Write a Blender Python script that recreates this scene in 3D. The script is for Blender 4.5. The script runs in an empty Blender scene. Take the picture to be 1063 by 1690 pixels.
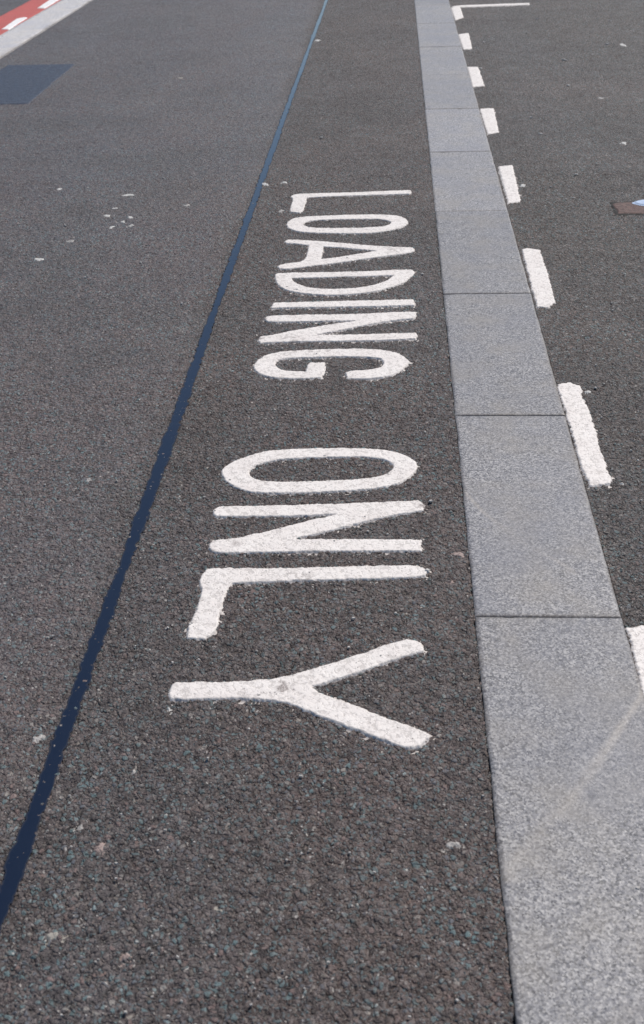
import bpy, math, random
import numpy as np
from mathutils import Matrix, Vector

# ------------------------------------------------------------------ camera, light, exposure
scene = bpy.context.scene
C = scene.collection
CAM_H = 1.45
cam_data = bpy.data.cameras.new("camera")
cam = bpy.data.objects.new("camera", cam_data)
C.objects.link(cam)
# rows: right, down, forward of the view in world axes (x across the street, y along it, z up)
right = (0.99794, 0.05580, -0.03165)
down = (0.00166, -0.51567, -0.85678)
fwd = (-0.06413, 0.85497, -0.51470)
rot = Matrix(((right[0], -down[0], -fwd[0]), (right[1], -down[1], -fwd[1]), (right[2], -down[2], -fwd[2])))
cam.matrix_world = Matrix.Translation((0, 0, CAM_H)) @ rot.to_4x4()
cam_data.sensor_fit = 'VERTICAL'
cam_data.sensor_height = 36.0
cam_data.lens = 1850 / 1690 * 36.0
cam_data.shift_y = -45 / 1690
cam_data.clip_start = 0.05
cam_data.clip_end = 2000
cam_data.dof.use_dof = True
cam_data.dof.focus_distance = 3.1
cam_data.dof.aperture_fstop = 7.1
scene.camera = cam

SUN_EL, SUN_AZ = math.radians(50), math.radians(38)      # azimuth from +y towards +x
world = bpy.data.worlds.new("World")
scene.world = world
world.use_nodes = True
wn = world.node_tree.nodes
bg = wn['Background']
sky = wn.new('ShaderNodeTexSky')
sky.sky_type = 'NISHITA'
sky.sun_disc = False
sky.sun_elevation = SUN_EL
sky.sun_rotation = SUN_AZ
sky.air_density = 1.0
sky.dust_density = 0.25
bg.inputs['Strength'].default_value = 0.10
world.node_tree.links.new(sky.outputs[0], bg.inputs[0])
sl = bpy.data.lights.new("sun", 'SUN')
sl.energy = 4.3
sl.angle = math.radians(0.6)
sl.color = (1.0, 0.93, 0.845)
sun = bpy.data.objects.new("sun", sl)
C.objects.link(sun)
sd_ = Vector((math.sin(SUN_AZ) * math.cos(SUN_EL), math.cos(SUN_AZ) * math.cos(SUN_EL), math.sin(SUN_EL)))
sun.rotation_euler = sd_.to_track_quat('Z', 'Y').to_euler()
scene.view_settings.view_transform = 'Standard'
scene.view_settings.look = 'None'
scene.view_settings.gamma = 1
scene.view_settings.exposure = 0.12

# ------------------------------------------------------------------ numpy helpers
def vnoise(x, y, seed=0):
    """smooth value noise, -1..1"""
    xi = np.floor(x).astype(np.int64); yi = np.floor(y).astype(np.int64)
    fx = x - xi; fy = y - yi
    fx = fx * fx * (3 - 2 * fx); fy = fy * fy * (3 - 2 * fy)
    def hsh(a, b):
        n = (a * 374761393 + b * 668265263 + seed * 974634777) & 0xffffffff
        n = ((n ^ (n >> 13)) * 1274126177) & 0xffffffff
        return ((n ^ (n >> 16)) & 0xffff) / 32767.5 - 1
    return (hsh(xi, yi) * (1 - fx) + hsh(xi + 1, yi) * fx) * (1 - fy) + (hsh(xi, yi + 1) * (1 - fx) + hsh(xi + 1, yi + 1) * fx) * fy

def sstep(t):
    t = np.clip(t, 0, 1)
    return t * t * (3 - 2 * t)

def seg_dist(px, py, pts, closed=True):
    P = np.array(pts, float)
    Q = np.roll(P, -1, 0) if closed else P[1:]
    if not closed: P = P[:-1]
    best = np.full(px.shape, 1e9)
    for (ax, ay), (bx, by) in zip(P, Q):
        dx, dy = bx - ax, by - ay
        L = dx * dx + dy * dy + 1e-12
        t = np.clip(((px - ax) * dx + (py - ay) * dy) / L, 0, 1)
        best = np.minimum(best, np.hypot(px - ax - t * dx, py - ay - t * dy))
    return best

def inside(px, py, pts):
    r = np.zeros(px.shape, bool)
    n = len(pts)
    for i in range(n):
        ax, ay = pts[i]; bx, by = pts[(i + 1) % n]
        if ay == by: continue
        c = ((ay > py) != (by > py)) & (px < (bx - ax) * (py - ay) / (by - ay) + ax)
        r ^= c
    return r

def soften(pts, rounds=2, keep=48):
    """corner-cutting that leaves sharp corners alone"""
    for _ in range(rounds):
        out = []
        n = len(pts)
        for i in range(n):
            a = np.array(pts[i - 1]); b = np.array(pts[i]); c = np.array(pts[(i + 1) % n])
            u, v = b - a, c - b
            ang = abs(math.degrees(math.atan2(u[0] * v[1] - u[1] * v[0], u.dot(v))))
            if ang > keep or ang < 3:
                out.append(tuple(b))
            else:
                out.append(tuple(b - u * 0.25)); out.append(tuple(b + v * 0.25))
        pts = out
    return pts

def poly_sd(px, py, loops):
    d = np.full(px.shape, 1e9); ins = np.zeros(px.shape, bool)
    for lp in loops:
        d = np.minimum(d, seg_dist(px, py, lp)); ins ^= inside(px, py, lp)
    return np.where(ins, d, -d)

def mesh_from(name, verts, quads, mat, attrs=None, smooth=True):
    me = bpy.data.meshes.new(name)
    nv, nf = len(verts), len(quads)
    me.vertices.add(nv); me.vertices.foreach_set('co', np.asarray(verts, np.float32).ravel())
    me.loops.add(nf * 4); me.loops.foreach_set('vertex_index', np.asarray(quads, np.int32).ravel())
    me.polygons.add(nf)
    me.polygons.foreach_set('loop_start', np.arange(nf, dtype=np.int32) * 4)
    try: me.polygons.foreach_set('loop_total', np.full(nf, 4, np.int32))
    except Exception: pass
    me.polygons.foreach_set('use_smooth', np.full(nf, smooth, bool))
    me.update(calc_edges=True)
    for k, v in (attrs or {}).items():
        a = me.attributes.new(k, 'FLOAT', 'POINT'); a.data.foreach_set('value', np.asarray(v, np.float32))
    me.materials.append(mat)
    me.validate()
    return me

def link(name, me, parent=None, label=None, cat=None, group=None, kind=None):
    o = bpy.data.objects.new(name, me); C.objects.link(o)
    if parent: o.parent = parent
    tag(o, label, cat, group, kind)
    return o

def tag(o, label=None, cat=None, group=None, kind=None):
    if label: o['label'] = label
    if cat: o['category'] = cat
    if group: o['group'] = group
    if kind: o['kind'] = kind
    return o

def empty(name, loc, label, cat, group=None):
    o = bpy.data.objects.new(name, None); C.objects.link(o); o.location = loc
    return tag(o, label, cat, group)

def grid_quads(nx, ny, keep=None):
    i = np.arange(nx - 1)[None, :] + np.arange(ny - 1)[:, None] * nx
    q = np.stack([i, i + 1, i + nx + 1, i + nx], -1).reshape(-1, 4)
    return q if keep is None else q[keep.ravel()]

def layer(name, sdf, box, mat, res=0.0025, resy=None, top=0.0003, ramp=0.0075, low=-0.0060, jit=0.0024, jf=190, seed=1,
          bumps=0.0003, extra=None, origin=(0, 0)):
    """a thin coat laid on the rough road: full thickness inside, running out below the stones at its edge"""
    x0, x1, y0, y1 = box
    m = 0.015
    resy = resy or res
    xs = np.arange(x0 - m, x1 + m, res); ys = np.arange(y0 - m, y1 + m, resy)
    X, Y = np.meshgrid(xs, ys)
    sd = sdf(X, Y) + jit * (0.6 * vnoise(X * jf, Y * jf, seed) + 0.6 * vnoise(X * jf * 0.37, Y * jf * 0.37, seed + 7))
    z = low + (top - low) * sstep((sd + ramp * 0.42) / ramp)
    z = z + bumps * vnoise(X * 60, Y * 60, seed + 3) * sstep(sd / 0.006)
    ok = sd > -0.007
    keep = ok[:-1, :-1] | ok[1:, :-1] | ok[:-1, 1:] | ok[1:, 1:]
    q = grid_quads(len(xs), len(ys), keep)
    used, inv = np.unique(q, return_inverse=True)
    q = inv.reshape(-1, 4)
    V = np.stack([X.ravel() - origin[0], Y.ravel() - origin[1], z.ravel()], 1)[used]
    at = {'rim': np.clip(sd, -0.012, 0.03).ravel()[used]}
    if extra is not None: at['dirt'] = extra(X, Y).ravel()[used]
    return mesh_from(name, V, q, mat, at)

# ------------------------------------------------------------------ materials
class NT:
    def __init__(self, tree): self.t = tree; self.n = tree.nodes; self.l = tree.links
    def new(self, kind, **kw):
        n = self.n.new(kind)
        for k, v in kw.items(): setattr(n, k, v)
        return n
    def put(self, sock, v):
        if isinstance(v, bpy.types.NodeSocket): self.l.new(v, sock)
        elif v is not None: sock.default_value = v
    def math(self, op, a, b=None, c=None, clamp=False):
        n = self.new('ShaderNodeMath', operation=op, use_clamp=clamp)
        self.put(n.inputs[0], a); self.put(n.inputs[1], b)
        if c is not None: self.put(n.inputs[2], c)
        return n.outputs[0]
    def remap(self, v, a, b, c=0.0, d=1.0, smooth=False):
        n = self.new('ShaderNodeMapRange')
        if smooth: n.interpolation_type = 'SMOOTHSTEP'
        self.put(n.inputs[0], v)
        for i, x in enumerate((a, b, c, d)): n.inputs[i + 1].default_value = x
        return n.outputs[0]
    def mix(self, f, a, b, mode='MIX'):
        n = self.new('ShaderNodeMix', data_type='RGBA', blend_type=mode)
        self.put(n.inputs[0], f)
        for s, v in ((n.inputs[6], a), (n.inputs[7], b)):
            if isinstance(v, (tuple, list)): v = tuple(v) + (1.0,) if len(v) == 3 else v
            self.put(s, v)
        return n.outputs[2]
    def noise(self, vec, scale, detail=2.0, rough=0.5):
        n = self.new('ShaderNodeTexNoise'); self.put(n.inputs['Vector'], vec)
        n.inputs['Scale'].default_value = scale; n.inputs['Detail'].default_value = detail; n.inputs['Roughness'].default_value = rough
        return n.outputs['Fac'], n.outputs['Color']
    def voro(self, vec, scale, feature='F1', rnd=1.0):
        n = self.new('ShaderNodeTexVoronoi', feature=feature); self.put(n.inputs['Vector'], vec)
        n.inputs['Scale'].default_value = scale; n.inputs['Randomness'].default_value = rnd
        return n
    def attr(self, name):
        return self.new('ShaderNodeAttribute', attribute_name=name).outputs['Fac']
    def sep(self, c):
        n = self.new('ShaderNodeSeparateColor'); self.l.new(c, n.inputs[0]); return n.outputs
    def ramp(self, f, stops, interp='LINEAR'):
        n = self.new('ShaderNodeValToRGB'); self.put(n.inputs[0], f); cr = n.color_ramp; cr.interpolation = interp
        while len(cr.elements) < len(stops): cr.elements.new(0.5)
        for e, (p, c) in zip(cr.elements, stops): e.position = p; e.color = tuple(c) + (1,)
        return n.outputs[0]

def material(name, disp=False):
    m = bpy.data.materials.new(name); m.use_nodes = True
    nt = NT(m.node_tree)
    nt.bsdf = m.node_tree.nodes['Principled BSDF']; nt.out = m.node_tree.nodes['Material Output']
    if disp: m.displacement_method = 'BOTH'
    nt.pos = nt.new('ShaderNodeNewGeometry').outputs['Position']
    return m, nt

def relief_group():
    """chippings: flat-topped stones of two sizes with pits between; height 0 (pit) .. 1 (stone top)"""
    g = bpy.data.node_groups.new("chippings", 'ShaderNodeTree')
    for nm, tp in (('Height', 'NodeSocketFloat'), ('Stone', 'NodeSocketColor'), ('Small', 'NodeSocketColor'), ('Edge', 'NodeSocketFloat'), ('EdgeSmall', 'NodeSocketFloat')):
        g.interface.new_socket(nm, in_out='OUTPUT', socket_type=tp)
    nt = NT(g)
    out = g.nodes.new('NodeGroupOutput')
    pos = nt.new('ShaderNodeNewGeometry').outputs['Position']
    fl = nt.new('ShaderNodeVectorMath', operation='MULTIPLY'); nt.l.new(pos, fl.inputs[0]); fl.inputs[1].default_value = (1, 1, 0)
    _, nc = nt.noise(fl.outputs[0], 55, 2)
    ofs = nt.new('ShaderNodeVectorMath', operation='MULTIPLY_ADD'); nt.l.new(nc, ofs.inputs[0]); ofs.inputs[1].default_value = (0.014, 0.014, 0); nt.l.new(fl.outputs[0], ofs.inputs[2])
    v = ofs.outputs[0]
    big = nt.voro(v, 112); bige = nt.voro(v, 112, 'DISTANCE_TO_EDGE')
    sm = nt.voro(v, 235); sme = nt.voro(v, 235, 'DISTANCE_TO_EDGE')
    c1 = nt.sep(big.outputs['Color']); c2 = nt.sep(sm.outputs['Color'])
    hb = nt.math('SUBTRACT', 1.0, nt.math('POWER', nt.math('MULTIPLY', big.outputs['Distance'], 1.50), 4.5))
    hs = nt.math('SUBTRACT', 1.0, nt.math('POWER', nt.math('MULTIPLY', sm.outputs['Distance'], 1.45), 3.6))
    lvl = nt.math('MULTIPLY', nt.remap(c1[0], 0.22, 1, 0.50, 1.0), nt.remap(c1[0], 0.18, 0.24, 0.3, 1))
    lvs = nt.remap(c2[1], 0, 1, 0.20, 0.82)
    a = nt.math('MULTIPLY', hb, lvl); b = nt.math('MULTIPLY', hs, lvs)
    h = nt.math('SMOOTH_MAX', a, b, 0.10)
    pit, _ = nt.noise(v, 62, 3, 0.6)
    h = nt.math('SUBTRACT', h, nt.remap(pit, 0.37, 0.44, 0.95, 0, True))
    fine, _ = nt.noise(fl.outputs[0], 430, 3, 0.65)
    h = nt.math('ADD', h, nt.math('MULTIPLY', nt.math('SUBTRACT', fine, 0.5), 0.34))
    lump, _ = nt.noise(fl.outputs[0], 24, 2)
    h = nt.math('ADD', h, nt.math('MULTIPLY', nt.math('SUBTRACT', lump, 0.5), 0.45))
    h = nt.math('MAXIMUM', nt.math('MINIMUM', h, 1.15), -0.35)
    nt.l.new(h, out.inputs[0]); nt.l.new(big.outputs['Color'], out.inputs[1]); nt.l.new(sm.outputs['Color'], out.inputs[2])
    nt.l.new(bige.outputs['Distance'], out.inputs[3]); nt.l.new(sme.outputs['Distance'], out.inputs[4])
    return g
RELIEF = relief_group()

def add_relief(nt, amp, level=1.15, extra=None):
    g = nt.new('ShaderNodeGroup'); g.node_tree = RELIEF
    h = g.outputs['Height']
    if extra is not None: h = extra(nt, h)
    d = nt.new('ShaderNodeDisplacement'); d.inputs['Midlevel'].default_value = level
    nt.put(d.inputs['Scale'], amp); nt.l.new(h, d.inputs['Height']); nt.l.new(d.outputs[0], nt.out.inputs['Displacement'])
    return g

def road_material():
    m, nt = material("asphalt", True)
    left = nt.attr('left_lane'); rightl = nt.attr('right_lane')
    amp = nt.math('SUBTRACT', 0.0052, nt.math('ADD', nt.math('MULTIPLY', left, 0.0016), nt.math('MULTIPLY', rightl, 0.0006)))
    g = add_relief(nt, amp)
    st = nt.sep(g.outputs['Stone']); s2 = nt.sep(g.outputs['Small'])
    big, _ = nt.noise(nt.pos, 1.3, 4, 0.6)
    mid, _ = nt.noise(nt.pos, 9, 3, 0.6)
    fine, _ = nt.noise(nt.pos, 300, 2, 0.6)
    bay = nt.mix(mid, (0.050, 0.035, 0.032), (0.080, 0.057, 0.053))
    worn = nt.mix(mid, (0.054, 0.036, 0.035), (0.090, 0.061, 0.059))
    rt = nt.mix(mid, (0.036, 0.027, 0.022), (0.058, 0.044, 0.036))
    base = nt.mix(left, bay, worn); base = nt.mix(rightl, base, rt)
    stv = nt.new('ShaderNodeVectorMath', operation='MULTIPLY'); nt.l.new(nt.pos, stv.inputs[0]); stv.inputs[1].default_value = (1.0, 0.22, 1)
    track, _ = nt.noise(stv.outputs[0], 1.7, 3, 0.55); blot, _ = nt.noise(nt.pos, 0.8, 4, 0.6)
    base = nt.mix(nt.remap(track, 0.46, 0.70, 0.0, 0.50), base, (0.066, 0.072, 0.086))
    base = nt.mix(nt.remap(blot, 0.46, 0.62, 0.0, 0.60), base, (0.105, 0.078, 0.070))
    base = nt.mix(nt.remap(big, 0.54, 0.36, 0.0, 0.70), base, (0.036, 0.029, 0.028))
    base = nt.mix(nt.math('MULTIPLY', nt.attr('silt'), nt.remap(fine, 0.35, 0.6, 0.1, 0.8)), base, (0.135, 0.095, 0.072))
    base = nt.mix(nt.remap(fine, 0.50, 0.68, 0.0, 0.80), base, (0.20, 0.168, 0.158))
    # bare stone faces where traffic has worn the binder off
    g60, _ = nt.noise(nt.pos, 75, 2, 0.7); g20, _ = nt.noise(nt.pos, 34, 3, 0.7)
    base = nt.mix(nt.remap(g60, 0.54, 0.70, 0.0, 0.75), base, (0.150, 0.130, 0.124))
    base = nt.mix(nt.remap(g60, 0.49, 0.32, 0.0, 0.80), base, (0.022, 0.019, 0.019))
    base = nt.mix(nt.remap(g20, 0.50, 0.34, 0.0, 0.65), base, (0.030, 0.026, 0.027))
    base = nt.mix(nt.remap(g20, 0.56, 0.72, 0.0, 0.60), base, (0.150, 0.128, 0.125))
    patchy = nt.remap(nt.noise(nt.pos, 2.6, 3)[0], 0.35, 0.62, 0.35, 1.0)
    scol = nt.ramp(st[2], [(0.0, (0.100, 0.160, 0.170)), (0.28, (0.19, 0.25, 0.26)), (0.46, (0.105, 0.092, 0.078)), (0.66, (0.105, 0.118, 0.138)), (0.86, (0.18, 0.125, 0.115)), (0.95, (0.26, 0.24, 0.22))], 'CONSTANT')
    scol2 = nt.ramp(s2[0], [(0.0, (0.080, 0.110, 0.118)), (0.4, (0.12, 0.112, 0.105)), (0.65, (0.055, 0.048, 0.046)), (0.84, (0.20, 0.19, 0.18)), (0.95, (0.36, 0.34, 0.32))], 'CONSTANT')
    face = nt.math('MULTIPLY', nt.remap(g.outputs['Edge'], 0.10, 0.22, 0, 1, True), nt.remap(st[1], 0.50, 0.56, 0, 1))
    face = nt.math('MULTIPLY', face, nt.remap(fine, 0.25, 0.6, 0.35, 0.9))
    face = nt.math('MULTIPLY', face, patchy)
    face2 = nt.math('MULTIPLY', nt.remap(g.outputs['EdgeSmall'], 0.12, 0.24, 0, 1, True), nt.remap(s2[2], 0.60, 0.66, 0, 0.9))
    col = nt.mix(face2, base, scol2); col = nt.mix(face, col, scol)
    # pale grit ground into the surface
    gr = nt.voro(nt.pos, 95); gc = nt.sep(gr.outputs['Color'])
    grit = nt.math('MULTIPLY', nt.remap(gc[0], 0.975, 0.98, 0, 1), nt.remap(gr.outputs['Distance'], 0.16, 0.24, 0.8, 0))
    col = nt.mix(grit, col, (0.38, 0.36, 0.34))
    # brown wash along the granite strip's near side, a darker tone on the right lane
    nt.l.new(col, nt.bsdf.inputs['Base Color'])
    rg = nt.math('SUBTRACT', nt.remap(mid, 0.3, 0.7, 0.66, 0.82), nt.math('MULTIPLY', left, 0.20))
    nt.put(nt.bsdf.inputs['Roughness'], rg)
    nt.bsdf.inputs['Specular IOR Level'].default_value = 0.45
    return m

def paint_material(name="road_paint", tint=(0.70, 0.66, 0.625), old=(0.56, 0.50, 0.47)):
    m, nt = material(name, True)
    g = add_relief(nt, 0.0006)
    cloud, _ = nt.noise(nt.pos, 14, 4, 0.6)
    fine, _ = nt.noise(nt.pos, 260, 3, 0.7)
    rim = nt.attr('rim'); dirt = nt.attr('dirt')
    col = nt.mix(nt.remap(cloud, 0.35, 0.75, 0, 0.5), tint, old)
    col = nt.mix(nt.remap(fine, 0.45, 0.75, 0, 0.22), col, (0.42, 0.38, 0.36))
    # pin-holes and hairline wear down to the road
    pv = nt.voro(nt.pos, 210); pc = nt.sep(pv.outputs['Color'])
    wornb = nt.remap(nt.noise(nt.pos, 22, 3, 0.65)[0], 0.5, 0.72, 0.0, 0.35)
    pit = nt.math('LESS_THAN', pc[1], nt.math('ADD', 0.018, nt.math('MULTIPLY', wornb, 0.30)))
    pit = nt.math('MULTIPLY', pit, nt.remap(pv.outputs['Distance'], 0.22, 0.42, 0.85, 0))
    col = nt.mix(pit, col, (0.10, 0.085, 0.08))
    low = nt.math('MULTIPLY', nt.remap(g.outputs['Height'], 0.05, 0.32, 0.42, 0), 1.0)
    col = nt.mix(low, col, (0.30, 0.27, 0.25))
    edge = nt.remap(rim, 0.001, 0.006, 0.5, 0)
    col = nt.mix(nt.math('MULTIPLY', edge, nt.remap(fine, 0.4, 0.6, 0, 1)), col, (0.33, 0.29, 0.27))
    dm = nt.math('MULTIPLY', dirt, nt.remap(fine, 0.35, 0.55, 0.2, 1))
    col = nt.mix(dm, col, (0.16, 0.13, 0.12))
    nt.l.new(col, nt.bsdf.inputs['Base Color']); nt.bsdf.inputs['Roughness'].default_value = 0.62
    return m

def granite_material(name, base=0.0, tint=(1, 1, 1)):
    m, nt = material(name)
    oi = nt.new('ShaderNodeObjectInfo').outputs['Random']
    ad = nt.new('ShaderNodeVectorMath', operation='ADD'); nt.l.new(nt.pos, ad.inputs[0])
    cb = nt.new('ShaderNodeCombineXYZ'); nt.l.new(nt.math('MULTIPLY', oi, 37.0), cb.inputs[0]); nt.l.new(cb.outputs[0], ad.inputs[1])
    p = ad.outputs[0]
    v1 = nt.voro(p, 310); c = nt.sep(v1.outputs['Color'])
    v2 = nt.voro(p, 185); c2 = nt.sep(v2.outputs['Color'])
    grey = nt.ramp(c[0], [(0.0, (0.05, 0.052, 0.06)), (0.2, (0.135, 0.138, 0.155)), (0.42, (0.245, 0.245, 0.262)), (0.66, (0.36, 0.35, 0.345)), (0.84, (0.52, 0.51, 0.50))], 'CONSTANT')
    grey2 = nt.ramp(c2[1], [(0.0, (0.12, 0.125, 0.145)), (0.3, (0.25, 0.25, 0.262)), (0.65, (0.39, 0.385, 0.38))], 'CONSTANT')
    col = nt.mix(0.32, grey, grey2)
    cl, _ = nt.noise(p, 7, 4, 0.6)
    col = nt.mix(nt.remap(cl, 0.45, 0.7, 0, 0.5), col, (0.30, 0.275, 0.24))
    cl2, _ = nt.noise(p, 2.2, 3, 0.6)
    col = nt.mix(nt.remap(cl2, 0.45, 0.68, 0, 0.40), col, (0.19, 0.20, 0.235))
    br = nt.remap(oi, 0, 1, 0.76, 0.98)
    cc = nt.new('ShaderNodeCombineColor')
    for i in range(3): nt.put(cc.inputs[i], nt.math('MULTIPLY', br, tint[i]))
    col = nt.mix(1.0, col, cc.outputs[0], 'MULTIPLY')
    fine, _ = nt.noise(nt.pos, 160, 3, 0.6)
    scuff = nt.attr('scuff'); grime = nt.attr('grime')
    col = nt.mix(nt.math('MULTIPLY', scuff, nt.remap(fine, 0.3, 0.6, 0.55, 1.0)), col, (0.47, 0.42, 0.36))
    col = nt.mix(nt.math('MULTIPLY', grime, nt.remap(fine, 0.35, 0.6, 0.2, 1)), col, (0.09, 0.075, 0.065))
    nt.l.new(col, nt.bsdf.inputs['Base Color'])
    nt.put(nt.bsdf.inputs['Roughness'], nt.remap(c[1], 0, 1, 0.48, 0.72))
    bp = nt.new('ShaderNodeBump'); bp.inputs['Strength'].default_value = 0.35; bp.inputs['Distance'].default_value = 0.0012
    hh, _ = nt.noise(p, 240, 4, 0.7)
    nt.l.new(hh, bp.inputs['Height']); nt.l.new(bp.outputs[0], nt.bsdf.inputs['Normal'])
    return m

def tar_material(name, rough, colr=(0.006, 0.011, 0.026), streak=False, amp=0.0006):  # navy default colour paints the reflected blue sky into black bitumen
    m, nt = material(name, amp > 0)
    if amp: add_relief(nt, amp)
    n1, _ = nt.noise(nt.pos, 30, 3)
    fine, _ = nt.noise(nt.pos, 330, 3, 0.7)
    rim = nt.attr('rim')
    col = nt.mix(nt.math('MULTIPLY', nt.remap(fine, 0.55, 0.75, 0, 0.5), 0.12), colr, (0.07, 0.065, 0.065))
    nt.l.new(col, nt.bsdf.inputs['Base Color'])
    nt.put(nt.bsdf.inputs['Roughness'], nt.math('ADD', nt.remap(n1, 0.3, 0.7, rough, rough * 1.5), nt.remap(rim, -0.0065, -0.0045, 0.45, 0)))
    nt.put(nt.bsdf.inputs['Specular IOR Level'], nt.remap(rim, -0.0065, -0.0045, 0.3, 0.6))
    return m

def plain(name, col, rough=0.6, scale=90, var=0.25, disp=None):
    m, nt = material(name, disp is not None)
    if disp: add_relief(nt, disp)
    f, _ = nt.noise(nt.pos, scale, 3, 0.6)
    c = nt.mix(nt.remap(f, 0.3, 0.7, 0, 1), tuple(x * (1 - var) for x in col), tuple(min(1, x * (1 + var)) for x in col))
    nt.l.new(c, nt.bsdf.inputs['Base Color']); nt.bsdf.inputs['Roughness'].default_value = rough
    return m

M_ROAD = road_material()
M_PAINT = paint_material()
M_GRAN = granite_material("blue_grey_granite", tint=(0.95, 0.94, 0.95))
M_PALE = granite_material("pale_granite", tint=(1.95, 1.90, 1.84))
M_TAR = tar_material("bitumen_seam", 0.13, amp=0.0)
M_PATCH = tar_material("bitumen_patch", 0.42, colr=(0.015, 0.022, 0.043), amp=0.0013)  # navy of the mirrored surroundings put into the patch's base colour

# ------------------------------------------------------------------ the road sheet
STRIP_X0, STRIP_X1 = 0.1695, 0.4715
def steps(stops):
    out = [stops[0][0]]
    for (a, s), (b, _) in zip(stops[:-1], stops[1:]):
        n = max(1, int(round((b - a) / s)))
        out += list(a + (b - a) * (np.arange(n) + 1) / n)
    return np.array(out)
def tail(start, step, end, grow=1.35):
    o, p, s = [], start, step
    while abs(p) < abs(end):
        s *= grow; p += s; o.append(p)
    return o
xs = steps([(-4.2, 0.014), (-1.5, 0.007), (-0.75, 0.0035), (0.66, 0.007), (1.3, 0.012), (2.6, 0)])
xs = np.concatenate([tail(-4.2, -0.03, -260)[::-1], xs, tail(2.6, 0.03, 260)])
ys = steps([(0.3, 0.03), (0.85, 0.0038), (3.0, 0.007), (5.2, 0.014), (12.0, 0)])
ys = np.concatenate([tail(0.3, -0.05, -120)[::-1], ys, tail(12.0, 0.04, 500)])
X, Y = np.meshgrid(xs, ys)
Z = 0.0012 * vnoise(X * 2.2, Y * 2.2, 5)
Z = np.minimum(Z, 0.0) 
ins = (X > STRIP_X0 + 0.0032) & (X < STRIP_X1 - 0.0032)
Z = np.where(ins, -0.010, Z)
rs = (X > -3.14) & (X < -2.84)
Z = np.where(rs, -0.012, Z)
lf = sstep((-0.60 - X + 0.03 * vnoise(X * 3, Y * 3, 2)) / 0.12)
rg_ = sstep((X - 0.4) / 0.05)
gapd = np.where(X > 0.3, X - STRIP_X1, STRIP_X0 - X)
silt = sstep(1 - gapd / (0.012 + 0.010 * vnoise(X * 6, Y * 6, 61))) * sstep(0.5 + 0.9 * vnoise(X * 5, Y * 5, 62)) * np.where(X > 0.3, 1.0, 0.5)
V = np.stack([X.ravel(), Y.ravel(), Z.ravel()], 1)
me = mesh_from("road", V, grid_quads(len(xs), len(ys)), M_ROAD, {'left_lane': lf.ravel(), 'right_lane': rg_.ravel(), 'silt': silt.ravel()})
link("road", me, kind='structure')

# ------------------------------------------------------------------ granite strip, slab by slab
SCUFFS = [[(0.53, 1.79), (0.4744, 1.6521), (0.4364, 1.5847), (0.3772, 1.4898), (0.298, 1.3736), (0.2398, 1.306), (0.2004, 1.2548), (0.1769, 1.2063)],
          [(0.1716, 2.3864), (0.2168, 2.2832), (0.2792, 2.1791), (0.3402, 2.1059), (0.3982, 2.0363)]]
def slab_mesh(name, x0, x1, y0, y1, mat, top=0.0015, res=0.006, depth=0.07, round_=0.003, seed=0):
    def axis(a, b):
        n = max(4, int((b - a) / res))
        inner = np.linspace(a + round_, b - round_, n)
        return np.concatenate([[a, a + round_ * 0.3], inner, [b - round_ * 0.3, b]])
    xs, ys = axis(x0, x1), axis(y0, y1)
    X, Y = np.meshgrid(xs, ys)
    e = np.minimum(np.minimum(X - x0, x1 - X), np.minimum(Y - y0, y1 - Y))
    Zt = top - round_ * (1 - sstep(e / round_) * 1.0) * 0.8
    chip = np.clip(vnoise(X * 25, Y * 25, seed + 11) - 0.35, 0, 1)
    Zt = Zt - 0.004 * chip * (e < 0.004)
    jx = 0.0012 * vnoise(X * 18, Y * 18, seed + 4) * (e < 0.002)
    nx, ny = len(xs), len(ys)
    top_v = np.stack([(X + jx * ((X - x0 < 0.002) | (x1 - X < 0.002))).ravel(), Y.ravel(), Zt.ravel()], 1)
    q = [grid_quads(nx, ny)]
    loop = list(range(nx)) + [nx * j + nx - 1 for j in range(1, ny)] + [nx * (ny - 1) + i for i in range(nx - 2, -1, -1)] + [nx * j for j in range(ny - 2, 0, -1)]
    low = top_v[loop].copy(); low[:, 2] = -depth
    base = nx * ny; n = len(loop)
    q.append(np.array([[loop[i], base + i, base + (i + 1) % n, loop[(i + 1) % n]] for i in range(n)]))
    V = np.concatenate([top_v, low])
    sc = np.zeros(X.shape)
    for k, s in enumerate(SCUFFS):
        w = (0.011 if k == 0 else 0.006) * (1 + 0.5 * vnoise(X * 9, Y * 9, 21 + k))
        dd = seg_dist(X + 0.004 * vnoise(X * 14, Y * 14, 8), Y, s, closed=False)
        sc = np.maximum(sc, (0.38 if k == 0 else 0.50) * sstep(1 - dd / (w * 1.3)) * sstep(0.85 + 0.8 * vnoise(X * 7, Y * 7, 31)))
    gm = sstep(1 - e / (0.006 + 0.005 * vnoise(X * 12, Y * 12, seed + 2))) * 0.8
    gm = gm + 0.5 * sstep(1 - (x1 - X) / 0.02) * sstep(vnoise(X * 6, Y * 6, 3) * 1.5)
    pad = np.zeros(n)
    return mesh_from(name, V, np.concatenate(q), mat, {'scuff': np.concatenate([sc.ravel(), pad]), 'grime': np.concatenate([np.clip(gm, 0, 1).ravel(), pad + 0.6])})

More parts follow.
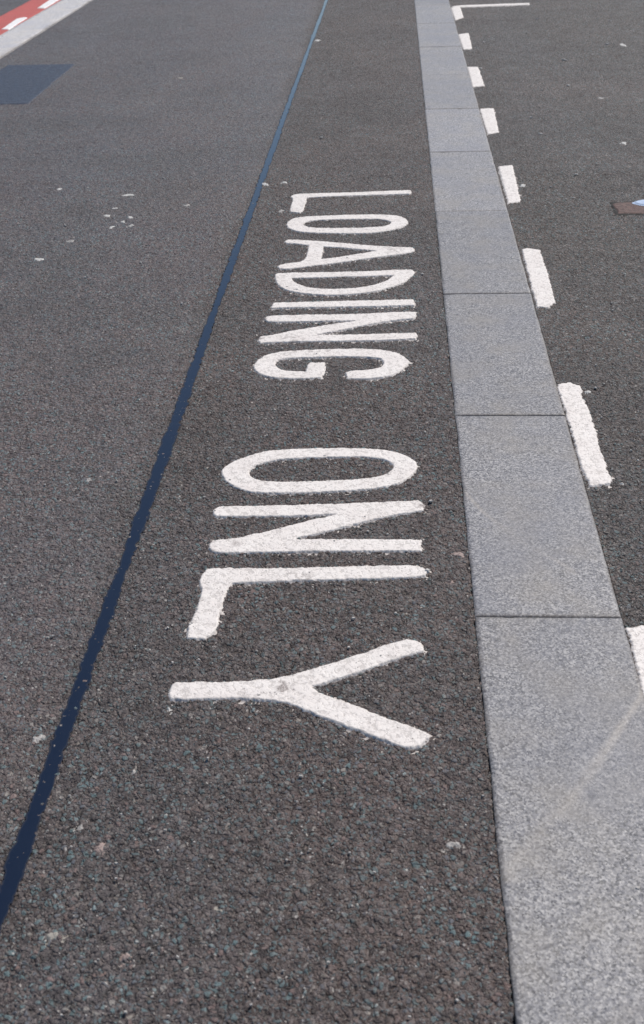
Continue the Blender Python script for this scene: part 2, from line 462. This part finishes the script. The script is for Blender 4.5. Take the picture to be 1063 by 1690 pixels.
JOINTS = [-0.92, 0.01, 0.94, 1.878, 2.784, 3.696, 4.629, 5.576, 6.493, 7.430, 8.410, 9.416, 10.345, 11.28, 12.21]
SLAB_LABEL = {2: "nearest blue grey granite slab, crossed by a long pale curved scuff", 3: "granite slab with a thin slanting scuff beside the letters N L of ONLY",
              4: "granite slab of the flush strip beside the O of ONLY", 5: "granite slab of the flush strip beside the letters I N G of LOADING",
              6: "granite slab with a white speck beside the O A D of LOADING", 7: "granite slab just beyond the L of LOADING",
              8: "shorter looking granite slab, second one beyond the L of LOADING", 9: "granite slab, third one beyond the L of LOADING",
              10: "granite slab, fourth one beyond the L of LOADING", 11: "farthest granite slab, next to the painted bay corner"}
for i in range(len(JOINTS) - 1):
    if i not in SLAB_LABEL: 
        if i < 1: continue
    a, b = JOINTS[i], JOINTS[i + 1]
    gap = 0.0028 if i % 3 else 0.0018
    me = slab_mesh("granite_slab", STRIP_X0, STRIP_X1, a + gap, b - gap * 0.4, M_GRAN, top=-0.0006 + 0.0006 * ((i * 7) % 3), seed=i * 5)
    lab = SLAB_LABEL.get(i, "granite slab outside the picture, before the nearest slab" if i < 2 else "granite slab outside the picture, beyond the bay corner")
    link("granite_slab", me, label=lab, cat="paving slab", group="granite slabs of the flush strip")

# far kerb strip and red lane on the other side of the carriageway
o = link("kerb", slab_mesh("kerb", -3.14, -2.845, 5.0, 16.0, M_PALE, top=0.004, res=0.03, depth=0.07, round_=0.004, seed=3), kind='structure')
def red_material():
    m, nt = material("red_surfacing", True)
    add_relief(nt, 0.0016)
    f, _ = nt.noise(nt.pos, 120, 3, 0.7); c, _ = nt.noise(nt.pos, 5, 3)
    col = nt.mix(f, (0.34, 0.055, 0.048), (0.50, 0.115, 0.10)); col = nt.mix(nt.remap(c, 0.4, 0.7, 0, 0.3), col, (0.30, 0.08, 0.07))
    nt.l.new(col, nt.bsdf.inputs['Base Color']); nt.bsdf.inputs['Roughness'].default_value = 0.75
    return m
rect = lambda x0, x1, y0, y1: [[(x0, y0), (x1, y0), (x1, y1), (x0, y1)]]
def from_loops(loops): return lambda X, Y: poly_sd(X, Y, loops)
M_RED = red_material()
me = layer("red_lane", from_loops(rect(-3.46, -3.14, 6.0, 16.0)), (-3.46, -3.14, 6.0, 16.0), M_RED, res=0.02, resy=0.04, top=0.0035, ramp=0.03, jit=0.003, jf=20)
link("red_lane", me, kind='structure')

# ------------------------------------------------------------------ paint
LETTERS = {
    'L1': [[(-0.4526, 4.896), (-0.4324, 4.9173), (-0.1727, 4.9264), (0.07, 4.9476), (0.0774, 4.918), (0.066, 4.8874), (-0.1061, 4.8784), (-0.3661, 4.8607), (-0.3836, 4.8484), (-0.3842, 4.7262), (-0.3874, 4.6539), (-0.3992, 4.6422), (-0.4376, 4.65), (-0.4483, 4.6813), (-0.4464, 4.7608), (-0.4451, 4.8514), (-0.4584, 4.8697)]],
    'O1': [[(-0.4465, 4.4782), (-0.4431, 4.5265), (-0.4218, 4.5688), (-0.3858, 4.5871), (-0.287, 4.5988), (-0.163, 4.6053), (-0.07, 4.6051), (-0.0019, 4.5921), (0.038, 4.5625), (0.0576, 4.5109), (0.0523, 4.4575), (0.0221, 4.421), (-0.0195, 4.3892), (-0.0845, 4.3623), (-0.1555, 4.3578), (-0.2448, 4.365), (-0.3348, 4.374), (-0.3899, 4.391), (-0.4291, 4.43)],
  [(-0.3755, 4.4849), (-0.3652, 4.5134), (-0.3267, 4.5352), (-0.2532, 4.5418), (-0.1611, 4.5437), (-0.0752, 4.5419), (-0.0384, 4.5286), (-0.0139, 4.4985), (-0.0229, 4.4644), (-0.0498, 4.4428), (-0.1277, 4.4328), (-0.2179, 4.4327), (-0.3086, 4.4364), (-0.3519, 4.4514)]],
    'A1': [[(-0.4374, 4.2786), (-0.4185, 4.2993), (-0.3588, 4.2899), (-0.2222, 4.2564), (-0.0935, 4.2133), (0.0213, 4.192), (0.0726, 4.1867), (0.0807, 4.1592), (0.069, 4.1311), (0.021, 4.1078), (-0.0908, 4.0704), (-0.201, 4.0254), (-0.31, 3.989), (-0.3963, 3.9601), (-0.4303, 3.969), (-0.4383, 3.9961), (-0.4233, 4.0164), (-0.3605, 4.0353), (-0.3349, 4.0702), (-0.3355, 4.2221), (-0.3848, 4.2448), (-0.4263, 4.2516)],
  [(-0.2748, 4.206), (-0.2079, 4.1933), (-0.1384, 4.172), (-0.0724, 4.1511), (-0.1482, 4.1168), (-0.2037, 4.0905), (-0.2757, 4.0683)]],
    'D1': [[(-0.4364, 3.9148), (-0.4099, 3.9248), (-0.2514, 3.9278), (-0.0882, 3.9321), (0.0095, 3.9447), (0.0638, 3.9461), (0.076, 3.9226), (0.0711, 3.8847), (0.052, 3.8552), (0.0357, 3.8113), (-0.0012, 3.7759), (-0.0635, 3.7275), (-0.1357, 3.704), (-0.2132, 3.6962), (-0.2654, 3.7003), (-0.3239, 3.7172), (-0.3784, 3.7427), (-0.414, 3.7869), (-0.4294, 3.8389), (-0.4379, 3.8843)],
  [(-0.3724, 3.8673), (-0.3022, 3.8683), (-0.1947, 3.8742), (-0.0871, 3.8772), (-0.0067, 3.8839), (-0.0172, 3.8497), (-0.0488, 3.8136), (-0.0958, 3.7785), (-0.1636, 3.7586), (-0.2424, 3.7578), (-0.2959, 3.7693), (-0.3407, 3.804), (-0.3647, 3.8371)]],
    'I1': [[(-0.4185, 3.6338), (-0.2755, 3.6396), (-0.1042, 3.6462), (0.0666, 3.6528), (0.0686, 3.597), (-0.0466, 3.5892), (-0.2157, 3.5871), (-0.3571, 3.5843), (-0.4221, 3.5813), (-0.4218, 3.6082)]],
    'N1': [[(-0.4393, 3.4985), (-0.4191, 3.5197), (-0.2683, 3.5238), (-0.1014, 3.5275), (-0.0016, 3.5398), (0.0733, 3.5411), (0.0744, 3.5094), (0.0641, 3.4812), (-0.0179, 3.4618), (-0.099, 3.4258), (-0.1788, 3.385), (-0.2471, 3.3539), (-0.1507, 3.3522), (0.0092, 3.3628), (0.0705, 3.3644), (0.0754, 3.3443), (0.0697, 3.3142), (-0.0434, 3.303), (-0.2015, 3.2991), (-0.334, 3.2986), (-0.4286, 3.2872), (-0.441, 3.3135), (-0.4345, 3.3438), (-0.3926, 3.3564), (-0.341, 3.3852), (-0.2618, 3.4179), (-0.1816, 3.451), (-0.1328, 3.464), (-0.2097, 3.4656), (-0.3195, 3.4607), (-0.4132, 3.4583), (-0.4344, 3.4771)]],
    'G1': [[(-0.1479, 3.071), (-0.1208, 3.0824), (-0.071, 3.0888), (-0.0412, 3.1049), (-0.0324, 3.1321), (-0.0419, 3.1648), (-0.0727, 3.1774), (-0.165, 3.1811), (-0.247, 3.1773), (-0.329, 3.1723), (-0.3588, 3.1604), (-0.3663, 3.1303), (-0.3534, 3.1003), (-0.3266, 3.0824), (-0.2683, 3.0759), (-0.268, 3.1231), (-0.26, 3.141), (-0.2116, 3.1404), (-0.2063, 3.0693), (-0.218, 3.0292), (-0.2871, 3.0242), (-0.3621, 3.0307), (-0.4044, 3.0541), (-0.4283, 3.0894), (-0.4341, 3.1191), (-0.422, 3.1735), (-0.3893, 3.2102), (-0.3286, 3.2319), (-0.2247, 3.2392), (-0.1467, 3.2431), (-0.0686, 3.2394), (-0.0013, 3.2209), (0.0294, 3.1858), (0.0493, 3.143), (0.0339, 3.1075), (0.0088, 3.0554), (-0.0257, 3.0329), (-0.0894, 3.0188), (-0.1436, 3.0228)]],
    'O2': [[(-0.4481, 2.4768), (-0.4363, 2.516), (-0.3976, 2.5503), (-0.355, 2.5817), (-0.2983, 2.5947), (-0.212, 2.6005), (-0.0967, 2.6028), (-0.0277, 2.5933), (0.018, 2.5734), (0.0488, 2.5447), (0.065, 2.5109), (0.0504, 2.4613), (0.0173, 2.4184), (-0.0367, 2.392), (-0.1173, 2.3793), (-0.2248, 2.3706), (-0.3057, 2.3682), (-0.3604, 2.3721), (-0.4015, 2.396), (-0.4304, 2.4278)],
  [(-0.3744, 2.4714), (-0.3662, 2.4992), (-0.3376, 2.524), (-0.2824, 2.5423), (-0.1803, 2.5481), (-0.0953, 2.5527), (-0.0385, 2.5447), (-0.0103, 2.5243), (-0.0002, 2.5019), (-0.0128, 2.4721), (-0.0483, 2.4471), (-0.1194, 2.4362), (-0.2288, 2.4284), (-0.2947, 2.426), (-0.3396, 2.4334), (-0.3636, 2.4496)]],
    'N2': [[(-0.4414, 2.2887), (-0.4282, 2.3087), (-0.3006, 2.3143), (-0.1417, 2.3222), (-0.0095, 2.3328), (0.0592, 2.3392), (0.0787, 2.3163), (0.0688, 2.2897), (0.0063, 2.27), (-0.076, 2.2379), (-0.1563, 2.1953), (-0.2257, 2.1672), (-0.1347, 2.168), (-0.0089, 2.1691), (0.0637, 2.1679), (0.0627, 2.1182), (-0.0334, 2.1156), (-0.1819, 2.1141), (-0.281, 2.1088), (-0.4103, 2.1032), (-0.4289, 2.1206), (-0.4298, 2.1519), (-0.4184, 2.161), (-0.3782, 2.1659), (-0.2999, 2.1988), (-0.2157, 2.2417), (-0.1394, 2.2729), (-0.2172, 2.2628), (-0.3219, 2.2621), (-0.432, 2.2595)]],
    'L2': [[(-0.4322, 1.9969), (-0.4266, 2.0352), (-0.4117, 2.05), (-0.3205, 2.0481), (-0.2078, 2.0522), (-0.0393, 2.0618), (0.0503, 2.0648), (0.0805, 2.0457), (0.0717, 2.0218), (0.0495, 2.014), (-0.0937, 2.0057), (-0.204, 1.9997), (-0.3142, 1.9909), (-0.3556, 1.9885), (-0.3631, 1.9606), (-0.367, 1.9065), (-0.3661, 1.8209), (-0.3855, 1.7918), (-0.4284, 1.7935), (-0.4319, 1.8282), (-0.4224, 1.8794), (-0.421, 1.9598), (-0.4272, 1.9829)]],
    'Y2': [[(-0.4347, 1.6215), (-0.4364, 1.6524), (-0.4276, 1.6628), (-0.3564, 1.6642), (-0.2623, 1.6715), (-0.2108, 1.6844), (-0.1493, 1.7137), (-0.0707, 1.7521), (-0.0011, 1.7939), (0.0317, 1.8048), (0.0559, 1.7923), (0.0623, 1.7628), (0.0097, 1.7411), (-0.0431, 1.7075), (-0.095, 1.6826), (-0.1459, 1.6558), (-0.1587, 1.6524), (-0.1342, 1.6329), (-0.082, 1.6098), (-0.0157, 1.5709), (0.0387, 1.5471), (0.0701, 1.5268), (0.0524, 1.4956), (0.0234, 1.4882), (-0.0201, 1.5096), (-0.0897, 1.5443), (-0.1512, 1.5752), (-0.1937, 1.6016), (-0.2303, 1.6105), (-0.3082, 1.6165), (-0.3899, 1.6088), (-0.4294, 1.6117)]],
}
DASHES = [[(0.4717, 2.9825), (0.5134, 2.9945), (0.5421, 2.9695), (0.535, 2.9004), (0.5415, 2.8026), (0.5413, 2.6834), (0.5394, 2.5916), (0.5408, 2.481), (0.5455, 2.4534), (0.5385, 2.4171), (0.4837, 2.408), (0.4767, 2.4624), (0.475, 2.5768), (0.4739, 2.7918), (0.471, 2.9549)],
  [(0.482, 4.1524), (0.5065, 4.1633), (0.5511, 4.143), (0.5528, 3.8881), (0.5451, 3.6112), (0.5155, 3.5657), (0.4788, 3.5757), (0.4782, 3.8075)],
  [(0.4838, 5.3066), (0.5528, 5.3233), (0.5381, 4.754), (0.4798, 4.731)],
  [(0.4715, 6.4871), (0.5527, 6.4949), (0.5398, 5.9469), (0.4753, 5.9138)],
  [(0.469, 7.6743), (0.5408, 7.6661), (0.542, 7.0807), (0.4683, 7.0621)],
  [(0.4701, 8.8998), (0.5504, 8.9516), (0.5395, 8.2989), (0.4757, 8.2886)],
  [(0.4695, 10.1918), (0.5502, 10.2558), (0.5491, 9.6733), (0.4763, 9.558)]]
KNOT, NTIP, NLEFT, TIPA, TIPB = [(-0.2108, 1.6524), (0.0685, 2.3125), (-0.3653, 2.1434), (-0.4336, 3.4914), (-0.4347, 3.3253)]
GUM = [(-0.6569, 1.5013, 0.0125, 0.0118, 'grey', 'large pale gum spot touching the left side of the tar seam', None), (0.0973, 1.2742, 0.0118, 0.0082, 'grey', 'pale flattened gum spot below the Y of ONLY, near the nearest slab', None), (0.145, 2.1088, 0.0137, 0.0134, 'pink', 'pinkish gum spot between the L of ONLY and the granite strip, the larger of two', None), (0.1241, 2.0036, 0.0073, 0.0068, 'pink', 'small pink gum spot below the larger pinkish one, right of the L of ONLY', None), (-0.7829, 2.4338, 0.011, 0.0122, 'grey', 'pale round gum spot alone on the worn lane, left of the O of ONLY', None), (-0.4837, 1.2515, 0.0091, 0.0088, 'pink', 'dull pinkish gum smear right of the tar seam, below the Y of ONLY', None), (-0.5168, 1.0818, 0.0112, 0.0064, 'beige', 'beige gum smear in the bottom left corner', None), (-0.3981, 1.0499, 0.0064, 0.0072, 'pink', 'pinkish gum spot at the bottom edge, right of the beige smear', None), (-0.2676, 1.1345, 0.0056, 0.0033, 'beige', 'small beige fleck of gum at the bottom, straight below the tail of the Y', None), (-0.4274, 1.5879, 0.0029, 0.0042, 'white', 'tiny white dot just below the tail of the Y', None), (-0.4616, 1.4222, 0.0038, 0.0051, 'grey', 'small round grey gum dot lower left of the Y tail', None), (-0.5266, 1.2941, 0.0062, 0.0059, 'grey', 'small grey gum smear close to the right side of the seam', None), (-1.5408, 5.0509, 0.0115, 0.0147, 'white', 'small white spot upper left of the cluster on the worn lane', None), (-1.198, 4.9386, 0.0251, 0.0141, 'white', 'longest white streak, at the top of the cluster on the worn lane', None), (-1.2136, 4.7423, 0.0122, 0.0132, 'white', 'one of six small white gum spots clustered on the worn left lane', 'white gum spots clustered on the worn lane'), (-1.2284, 4.6409, 0.0133, 0.0169, 'white', 'one of six small white gum spots clustered on the worn left lane', 'white gum spots clustered on the worn lane'), (-1.1199, 4.6112, 0.0118, 0.0167, 'white', 'one of six small white gum spots clustered on the worn left lane', 'white gum spots clustered on the worn lane'), (-1.1394, 4.5547, 0.0104, 0.0123, 'white', 'one of six small white gum spots clustered on the worn left lane', 'white gum spots clustered on the worn lane'), (-1.173, 4.4842, 0.0103, 0.016, 'white', 'one of six small white gum spots clustered on the worn left lane', 'white gum spots clustered on the worn lane'), (-1.093, 4.5047, 0.009, 0.0121, 'white', 'one of six small white gum spots clustered on the worn left lane', 'white gum spots clustered on the worn lane'), (-1.3039, 4.3134, 0.0138, 0.015, 'grey', 'pale gum spot just below left of the cluster on the worn lane', None), (-1.3748, 4.1023, 0.0169, 0.0208, 'white', 'broken whitish smear at the far left of the worn lane', None), (-0.5922, 5.0773, 0.0154, 0.0195, 'white', 'white spot touching the right side of the seam beyond the L of LOADING', None), (-0.5053, 5.1017, 0.0126, 0.0123, 'white', 'thin white spot between the seam and the L of LOADING', None), (-0.5715, 8.7954, 0.0227, 0.0257, 'white', 'far white streak just right of the seam near the top', None), (-0.4819, 4.6743, 0.0104, 0.017, 'grey', 'grey gum spot left of the foot of the L of LOADING', None), (-0.904, 4.7712, 0.0121, 0.0177, 'grey', 'grey gum spot on the worn lane level with the L of LOADING', None), (-1.3901, 7.5251, 0.0141, 0.0195, 'beige', 'far beige spot alone on the worn lane near the top', None), (1.1753, 6.6982, 0.0151, 0.0233, 'grey', 'grey spot on the right lane level with the far slabs', None), (1.5745, 8.3394, 0.0182, 0.0344, 'white', 'far white spot near the top right corner', None), (1.1324, 5.6959, 0.0146, 0.0175, 'white', 'long pale spot at the right edge above the rusty cover', None), (0.569, 4.9953, 0.0093, 0.0187, 'white', 'white fleck just right of the dash level with the L of LOADING', None), (0.5546, 2.934, 0.0094, 0.0078, 'white', 'white curved fleck right of the top of the largest dash', None), (0.565, 2.4226, 0.0044, 0.0044, 'white', 'white fleck right of the foot of the largest dash', None), (0.3756, 4.3453, 0.0107, 0.0148, 'white', 'bright white spot on the granite slab beside the O A D of LOADING', None), (0.2954, 1.2588, 0.0097, 0.0099, 'beige', 'faint beige gum spot on the nearest granite slab', None)]
FLECKS = [(-0.4481, 1.2178, 0.0049), (-0.3846, 1.2456, 0.0035), (-0.3196, 1.0494, 0.0033), (-1.3114, 4.9259, 0.008), (-1.1408, 3.8922, 0.0073), (-1.3737, 4.5083, 0.0077), (-0.965, 4.0485, 0.0057), (-0.3807, 5.9013, 0.011), (1.0353, 7.0398, 0.0139), (1.4731, 8.3527, 0.0169), (1.118, 9.5119, 0.0149), (0.5505, 7.6056, 0.0135), (0.7448, 5.8938, 0.0136), (1.1102, 7.8243, 0.0196), (0.7322, 6.2502, 0.0112), (0.8234, 5.1446, 0.0098), (0.7232, 3.5352, 0.0065), (0.8188, 3.8727, 0.0063), (0.6831, 3.5204, 0.005), (0.5798, 2.9534, 0.0058), (0.6146, 2.5854, 0.0039), (0.5501, 2.4852, 0.0043), (0.1868, 4.3379, 0.0073), (0.4391, 4.0428, 0.0073), (0.3795, 1.1938, 0.006), (0.0895, 2.332, 0.0071), (0.0749, 2.0418, 0.0071)]

DIRT = [(KNOT[0], KNOT[1], 0.016, 0.9), (NTIP[0], NTIP[1], 0.010, 0.9), (NLEFT[0], NLEFT[1], 0.012, 0.55), (TIPA[0], TIPA[1], 0.012, 0.8), (TIPB[0], TIPB[1], 0.012, 0.8)]
def dirt(X, Y):
    d = np.zeros(X.shape)
    for x, y, r, a in DIRT:
        rr = np.hypot(X - x, Y - y) / r + 0.6 * vnoise(X * 140, Y * 140, 17)
        d = np.maximum(d, a * sstep(1.35 - rr))
    d = np.maximum(d, 0.5 * sstep((vnoise(X * 9, Y * 9, 44) - 0.55) / 0.3) * sstep(vnoise(X * 120, Y * 120, 45) * 2))
    return d
def bbox(loop):
    a = np.array(loop); return a[:, 0].min(), a[:, 0].max(), a[:, 1].min(), a[:, 1].max()
ORD = ["first", "second", "third"]
def word(name_letters, label, tagname):
    boxes = [bbox(LETTERS[k][0]) for k, _ in name_letters]
    cx = (min(b[0] for b in boxes) + max(b[1] for b in boxes)) / 2; cy = (min(b[2] for b in boxes) + max(b[3] for b in boxes)) / 2
    root = empty("painted_word", (cx, cy, 0), label, "road lettering", "words painted in the loading bay")
    for j, (k, lab) in enumerate(name_letters):
        loops = [soften(l) for l in LETTERS[k]]
        me = layer("painted_letter", from_loops(loops), bbox(LETTERS[k][0]), M_PAINT, res=0.0018, seed=10 + j * 3 + len(name_letters), extra=dirt, origin=(cx, cy), top=0.0004)
        link("painted_letter", me, parent=root, label=lab)
word([('L1', 'white painted letter L'), ('O1', 'white painted letter O'), ('A1', 'white painted letter A'), ('D1', 'white painted letter D'),
      ('I1', 'white painted letter I'), ('N1', 'white painted letter N'), ('G1', 'white painted letter G')], "worn white word LOADING painted sideways on the dark road", 'a')
word([('O2', 'white painted letter O'), ('N2', 'white painted letter N'), ('L2', 'white painted letter L'), ('Y2', 'white painted letter Y with a dark gouge at its fork')],
     "large white word ONLY painted sideways on the road, nearer than LOADING", 'b')

DASH_LABEL = ["ragged white dash beside the granite slab next to the O of ONLY", "ragged white dash on the bay line beside the D of LOADING",
              "white dash on the bay line, level with the L of LOADING", "white dash, third one from the bay corner", "white dash, second one from the bay corner",
              "white dash nearest to the bay corner, first of the line"]
dash_loops = [DASHES[0]] + DASHES[1:6]
near = [(x + 0.004 * math.sin(i * 2.3), y - 1.137) for i, (x, y) in enumerate(DASHES[0])]
for j, (lp, lab) in enumerate(zip(dash_loops + [near], DASH_LABEL + ["nearest white dash, half out of view beside the nearest granite slab"])):
    me = layer("painted_dash", from_loops([lp]), bbox(lp), M_PAINT, res=0.0024 if lp[0][1] < 4.5 else 0.004, seed=50 + j * 4, extra=dirt, jit=0.0042, jf=170, top=0.0004)
    link("painted_dash", me, label=lab, cat="road marking", group="white dashes along the granite strip")
root = empty("bay_corner_marking", (0.5, 10.1, 0), "white bay corner marking with a short dash and a thin line across", "road marking")
me = layer("dash", from_loops([DASHES[6]]), bbox(DASHES[6]), M_PAINT, res=0.005, seed=90, extra=dirt, origin=(0.5, 10.1), top=0.003)
link("corner_dash", me, parent=root)
tl = [(0.50, 10.20), (0.56, 10.205), (1.131, 10.25), (1.141, 10.343), (0.556, 10.306), (0.48, 10.26)]
me = layer("cross_line", from_loops([tl]), bbox(tl), M_PAINT, res=0.005, seed=95, extra=dirt, origin=(0.5, 10.1), top=0.003)
link("cross_line", me, parent=root)

RED_DASH = [([(-3.214, 9.63), (-3.2476, 10.16), (-3.2, 10.24), (-3.165, 10.213), (-3.149, 9.608)], "white dash on the red lane, the nearer of the two"),
            ([(-3.232, 10.762), (-3.262, 11.36), (-3.165, 11.36), (-3.157, 10.741)], "white dash on the red lane, cut by the top edge, farther of the two")]
M_PAINT2 = paint_material("bright_lane_paint", (0.80, 0.79, 0.78), (0.7, 0.68, 0.66))
for j, (lp, lab) in enumerate(RED_DASH):
    me = layer("lane_dash", from_loops([lp]), bbox(lp), M_PAINT2, res=0.005, seed=120 + j, extra=dirt, top=0.0075, low=0.0)
    link("lane_dash", me, label=lab, cat="road marking", group="white dashes on the red lane")

# ------------------------------------------------------------------ bitumen seam and repair patch
def tar_sd(X, Y):
    cx = -0.6122 + 0.0022 * vnoise(Y * 1.4, Y * 0 + 3.3, 9) + 0.003 * vnoise(Y * 0.5, Y * 0 + 1.3, 4)
    hw = 0.0070 + 0.0022 * vnoise(Y * 3.0, Y * 0 + 7.7, 6) + 0.0026 * vnoise(Y * 9.0, Y * 0 + 2.7, 16)
    return hw - np.abs(X - cx)
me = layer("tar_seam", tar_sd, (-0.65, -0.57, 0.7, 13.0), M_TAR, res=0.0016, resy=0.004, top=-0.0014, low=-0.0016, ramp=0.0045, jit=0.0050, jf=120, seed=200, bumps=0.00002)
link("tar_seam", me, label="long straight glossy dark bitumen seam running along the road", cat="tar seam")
pl = [[(-2.712, 6.86), (-2.20, 6.85), (-2.215, 8.09), (-2.705, 8.10), (-2.715, 7.6)]]
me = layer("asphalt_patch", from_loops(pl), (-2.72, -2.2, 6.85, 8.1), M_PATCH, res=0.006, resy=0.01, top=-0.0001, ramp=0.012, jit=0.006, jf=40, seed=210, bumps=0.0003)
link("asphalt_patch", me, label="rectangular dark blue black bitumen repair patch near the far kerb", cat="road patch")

# ------------------------------------------------------------------ gum, flecks
def blob(name, x, y, rx, ry, mat, top=0.0001, seed=0, z=0):
    if rx > 0.009 and y < 3: rx, ry = rx * 0.85, ry * 0.85
    elif y < 3: rx, ry = rx * 0.75, ry * 0.75
    r0 = min(rx, ry)
    def f(X, Y):
        th = np.arctan2(Y - y, X - x)
        k = 1 + 0.22 * np.sin(2 * th + seed) + 0.13 * np.sin(3 * th + seed * 2.1) + 0.08 * np.sin(5 * th + seed * 3.7)
        return (k - np.hypot((X - x) / rx, (Y - y) / ry)) * r0 + 0.001
    return layer(name, f, (x - rx * 1.3, x + rx * 1.3, y - ry * 1.3, y + ry * 1.3), mat, res=max(0.0012, r0 / 7), top=top + z, low=(-0.0045 if z == 0 else -0.002) + z, ramp=0.010 if r0 > 0.006 else 0.008, jit=0.0014, jf=170, seed=300 + seed, bumps=0.0002)
GUM_COL = {'grey': plain("gum_grey", (0.32, 0.305, 0.29), 0.7, 160, 0.25, 0.0018), 'white': plain("gum_white", (0.45, 0.44, 0.42), 0.6, 200, 0.15, 0.0014),
           'pink': plain("gum_pink", (0.28, 0.215, 0.195), 0.7, 160, 0.3, 0.0018), 'beige': plain("gum_beige", (0.27, 0.25, 0.22), 0.7, 160, 0.2, 0.0016)}
for j, (x, y, rx, ry, colr, lab, grp) in enumerate(GUM):
    onslab = STRIP_X0 < x < STRIP_X1
    me = blob("gum_spot", x, y, rx, ry, GUM_COL[colr], seed=j, z=0.0012 if onslab else 0.0)
    link("gum_spot", me, label=lab, cat="gum spot", group=grp)

# pale flecks and grit lying over the whole road: nobody could count them
rng = random.Random(4)
V, Q = [], []
def fleck(x, y, r, z=0.0008):
    b = len(V); a0 = rng.random() * 6.28; ry = r * rng.uniform(0.45, 1.0)
    h = r * 0.25
    ring = [(x + math.cos(a0 + k * math.pi / 2 + rng.uniform(-.3, .3)) * r, y + math.sin(a0 + k * math.pi / 2 + rng.uniform(-.3, .3)) * ry) for k in range(4)]
    for p in ring: V.append((p[0], p[1], z - 0.0012))
    for p in ring: V.append((x + (p[0] - x) * .7, y + (p[1] - y) * .7, z + h))
    Q.append((b + 4, b + 5, b + 6, b + 7))
    for k in range(4): Q.append((b + k, b + (k + 1) % 4, b + 4 + (k + 1) % 4, b + 4 + k))
for x, y, r in FLECKS: fleck(x, y, r)
n = 0
while n < 700:
    y = 0.95 + 10.8 * rng.random() ** 1.5
    x = rng.uniform(-0.55 - 0.3 * y, 0.35 + 0.17 * y)
    if STRIP_X0 - 0.01 < x < STRIP_X1 + 0.08 or -0.65 < x < -0.58 or x < -2.2: continue
    if x < STRIP_X0 and rng.random() < 0.35: continue
    fleck(x, y, rng.uniform(0.0012, 0.0032) * (1 + 0.12 * y) * (1.6 if rng.random() < 0.05 else 1)); n += 1
fl = mesh_from("pale_grit", np.array(V), np.array(Q), plain("pale_grit", (0.40, 0.38, 0.36), 0.7, 40, 0.45), smooth=False)
link("pale_grit", fl, label="tiny pale grit and paint flecks scattered over the road", cat="grit", kind='stuff')

# ------------------------------------------------------------------ rusty cover and pale blue shape at the right edge
def rust_material():
    m, nt = material("rusty_iron")
    f, _ = nt.noise(nt.pos, 60, 4, 0.65); g, _ = nt.noise(nt.pos, 240, 3, 0.6)
    col = nt.ramp(f, [(0.3, (0.04, 0.024, 0.021)), (0.5, (0.085, 0.048, 0.042)), (0.7, (0.125, 0.07, 0.06))])
    nt.l.new(col, nt.bsdf.inputs['Base Color']); nt.bsdf.inputs['Roughness'].default_value = 0.75; nt.bsdf.inputs['Metallic'].default_value = 0.15
    bp = nt.new('ShaderNodeBump'); bp.inputs['Distance'].default_value = 0.003; bp.inputs['Strength'].default_value = 0.6
    nt.l.new(g, bp.inputs['Height']); nt.l.new(bp.outputs[0], nt.bsdf.inputs['Normal'])
    return m
M_RUST = rust_material()
M_GAP = plain("dark_gap", (0.012, 0.010, 0.009), 0.9)
root = empty("access_cover", (1.10, 4.645, 0), "small rusty brown iron access cover sunk in the road at the right edge", "access cover")
lid_l = [[(0.916, 4.572), (1.10, 4.566), (1.30, 4.570), (1.30, 4.724), (1.08, 4.719), (0.935, 4.722), (0.914, 4.70)]]
fr_l = [[(0.898, 4.552), (1.31, 4.552), (1.31, 4.738), (0.905, 4.738)]]
link("lid", layer("lid", from_loops(lid_l), bbox(lid_l[0]), M_RUST, res=0.004, top=0.0002, low=-0.006, ramp=0.012, jit=0.007, jf=45, seed=77, bumps=0.001, origin=(1.10, 4.645)), parent=root)
link("frame", layer("frame", from_loops(fr_l), bbox(fr_l[0]), M_GAP, res=0.005, top=-0.0022, low=-0.007, ramp=0.012, jit=0.008, jf=50, seed=78, bumps=0.0005, origin=(1.10, 4.645)), parent=root)
M_PALE_BLUE = plain("pale_blue_even", (0.42, 0.50, 0.64), 0.35, 40, 0.06)  # even pale blue for the flat pointed shape on the cover
ps = [(1.003, 4.700), (1.02, 4.722), (1.05, 4.740), (1.10, 4.742), (1.12, 4.715), (1.09, 4.672), (1.05, 4.662), (1.02, 4.678)]
me = layer("pale_blue_shape", from_loops([soften(ps)]), bbox(ps), M_PALE_BLUE, res=0.003, top=0.006, low=0.001, ramp=0.006, jit=0.0006, seed=400, bumps=0.0012)
link("pale_blue_shape", me, label="pale blue pointed shape lying on the rusty cover", cat="litter")
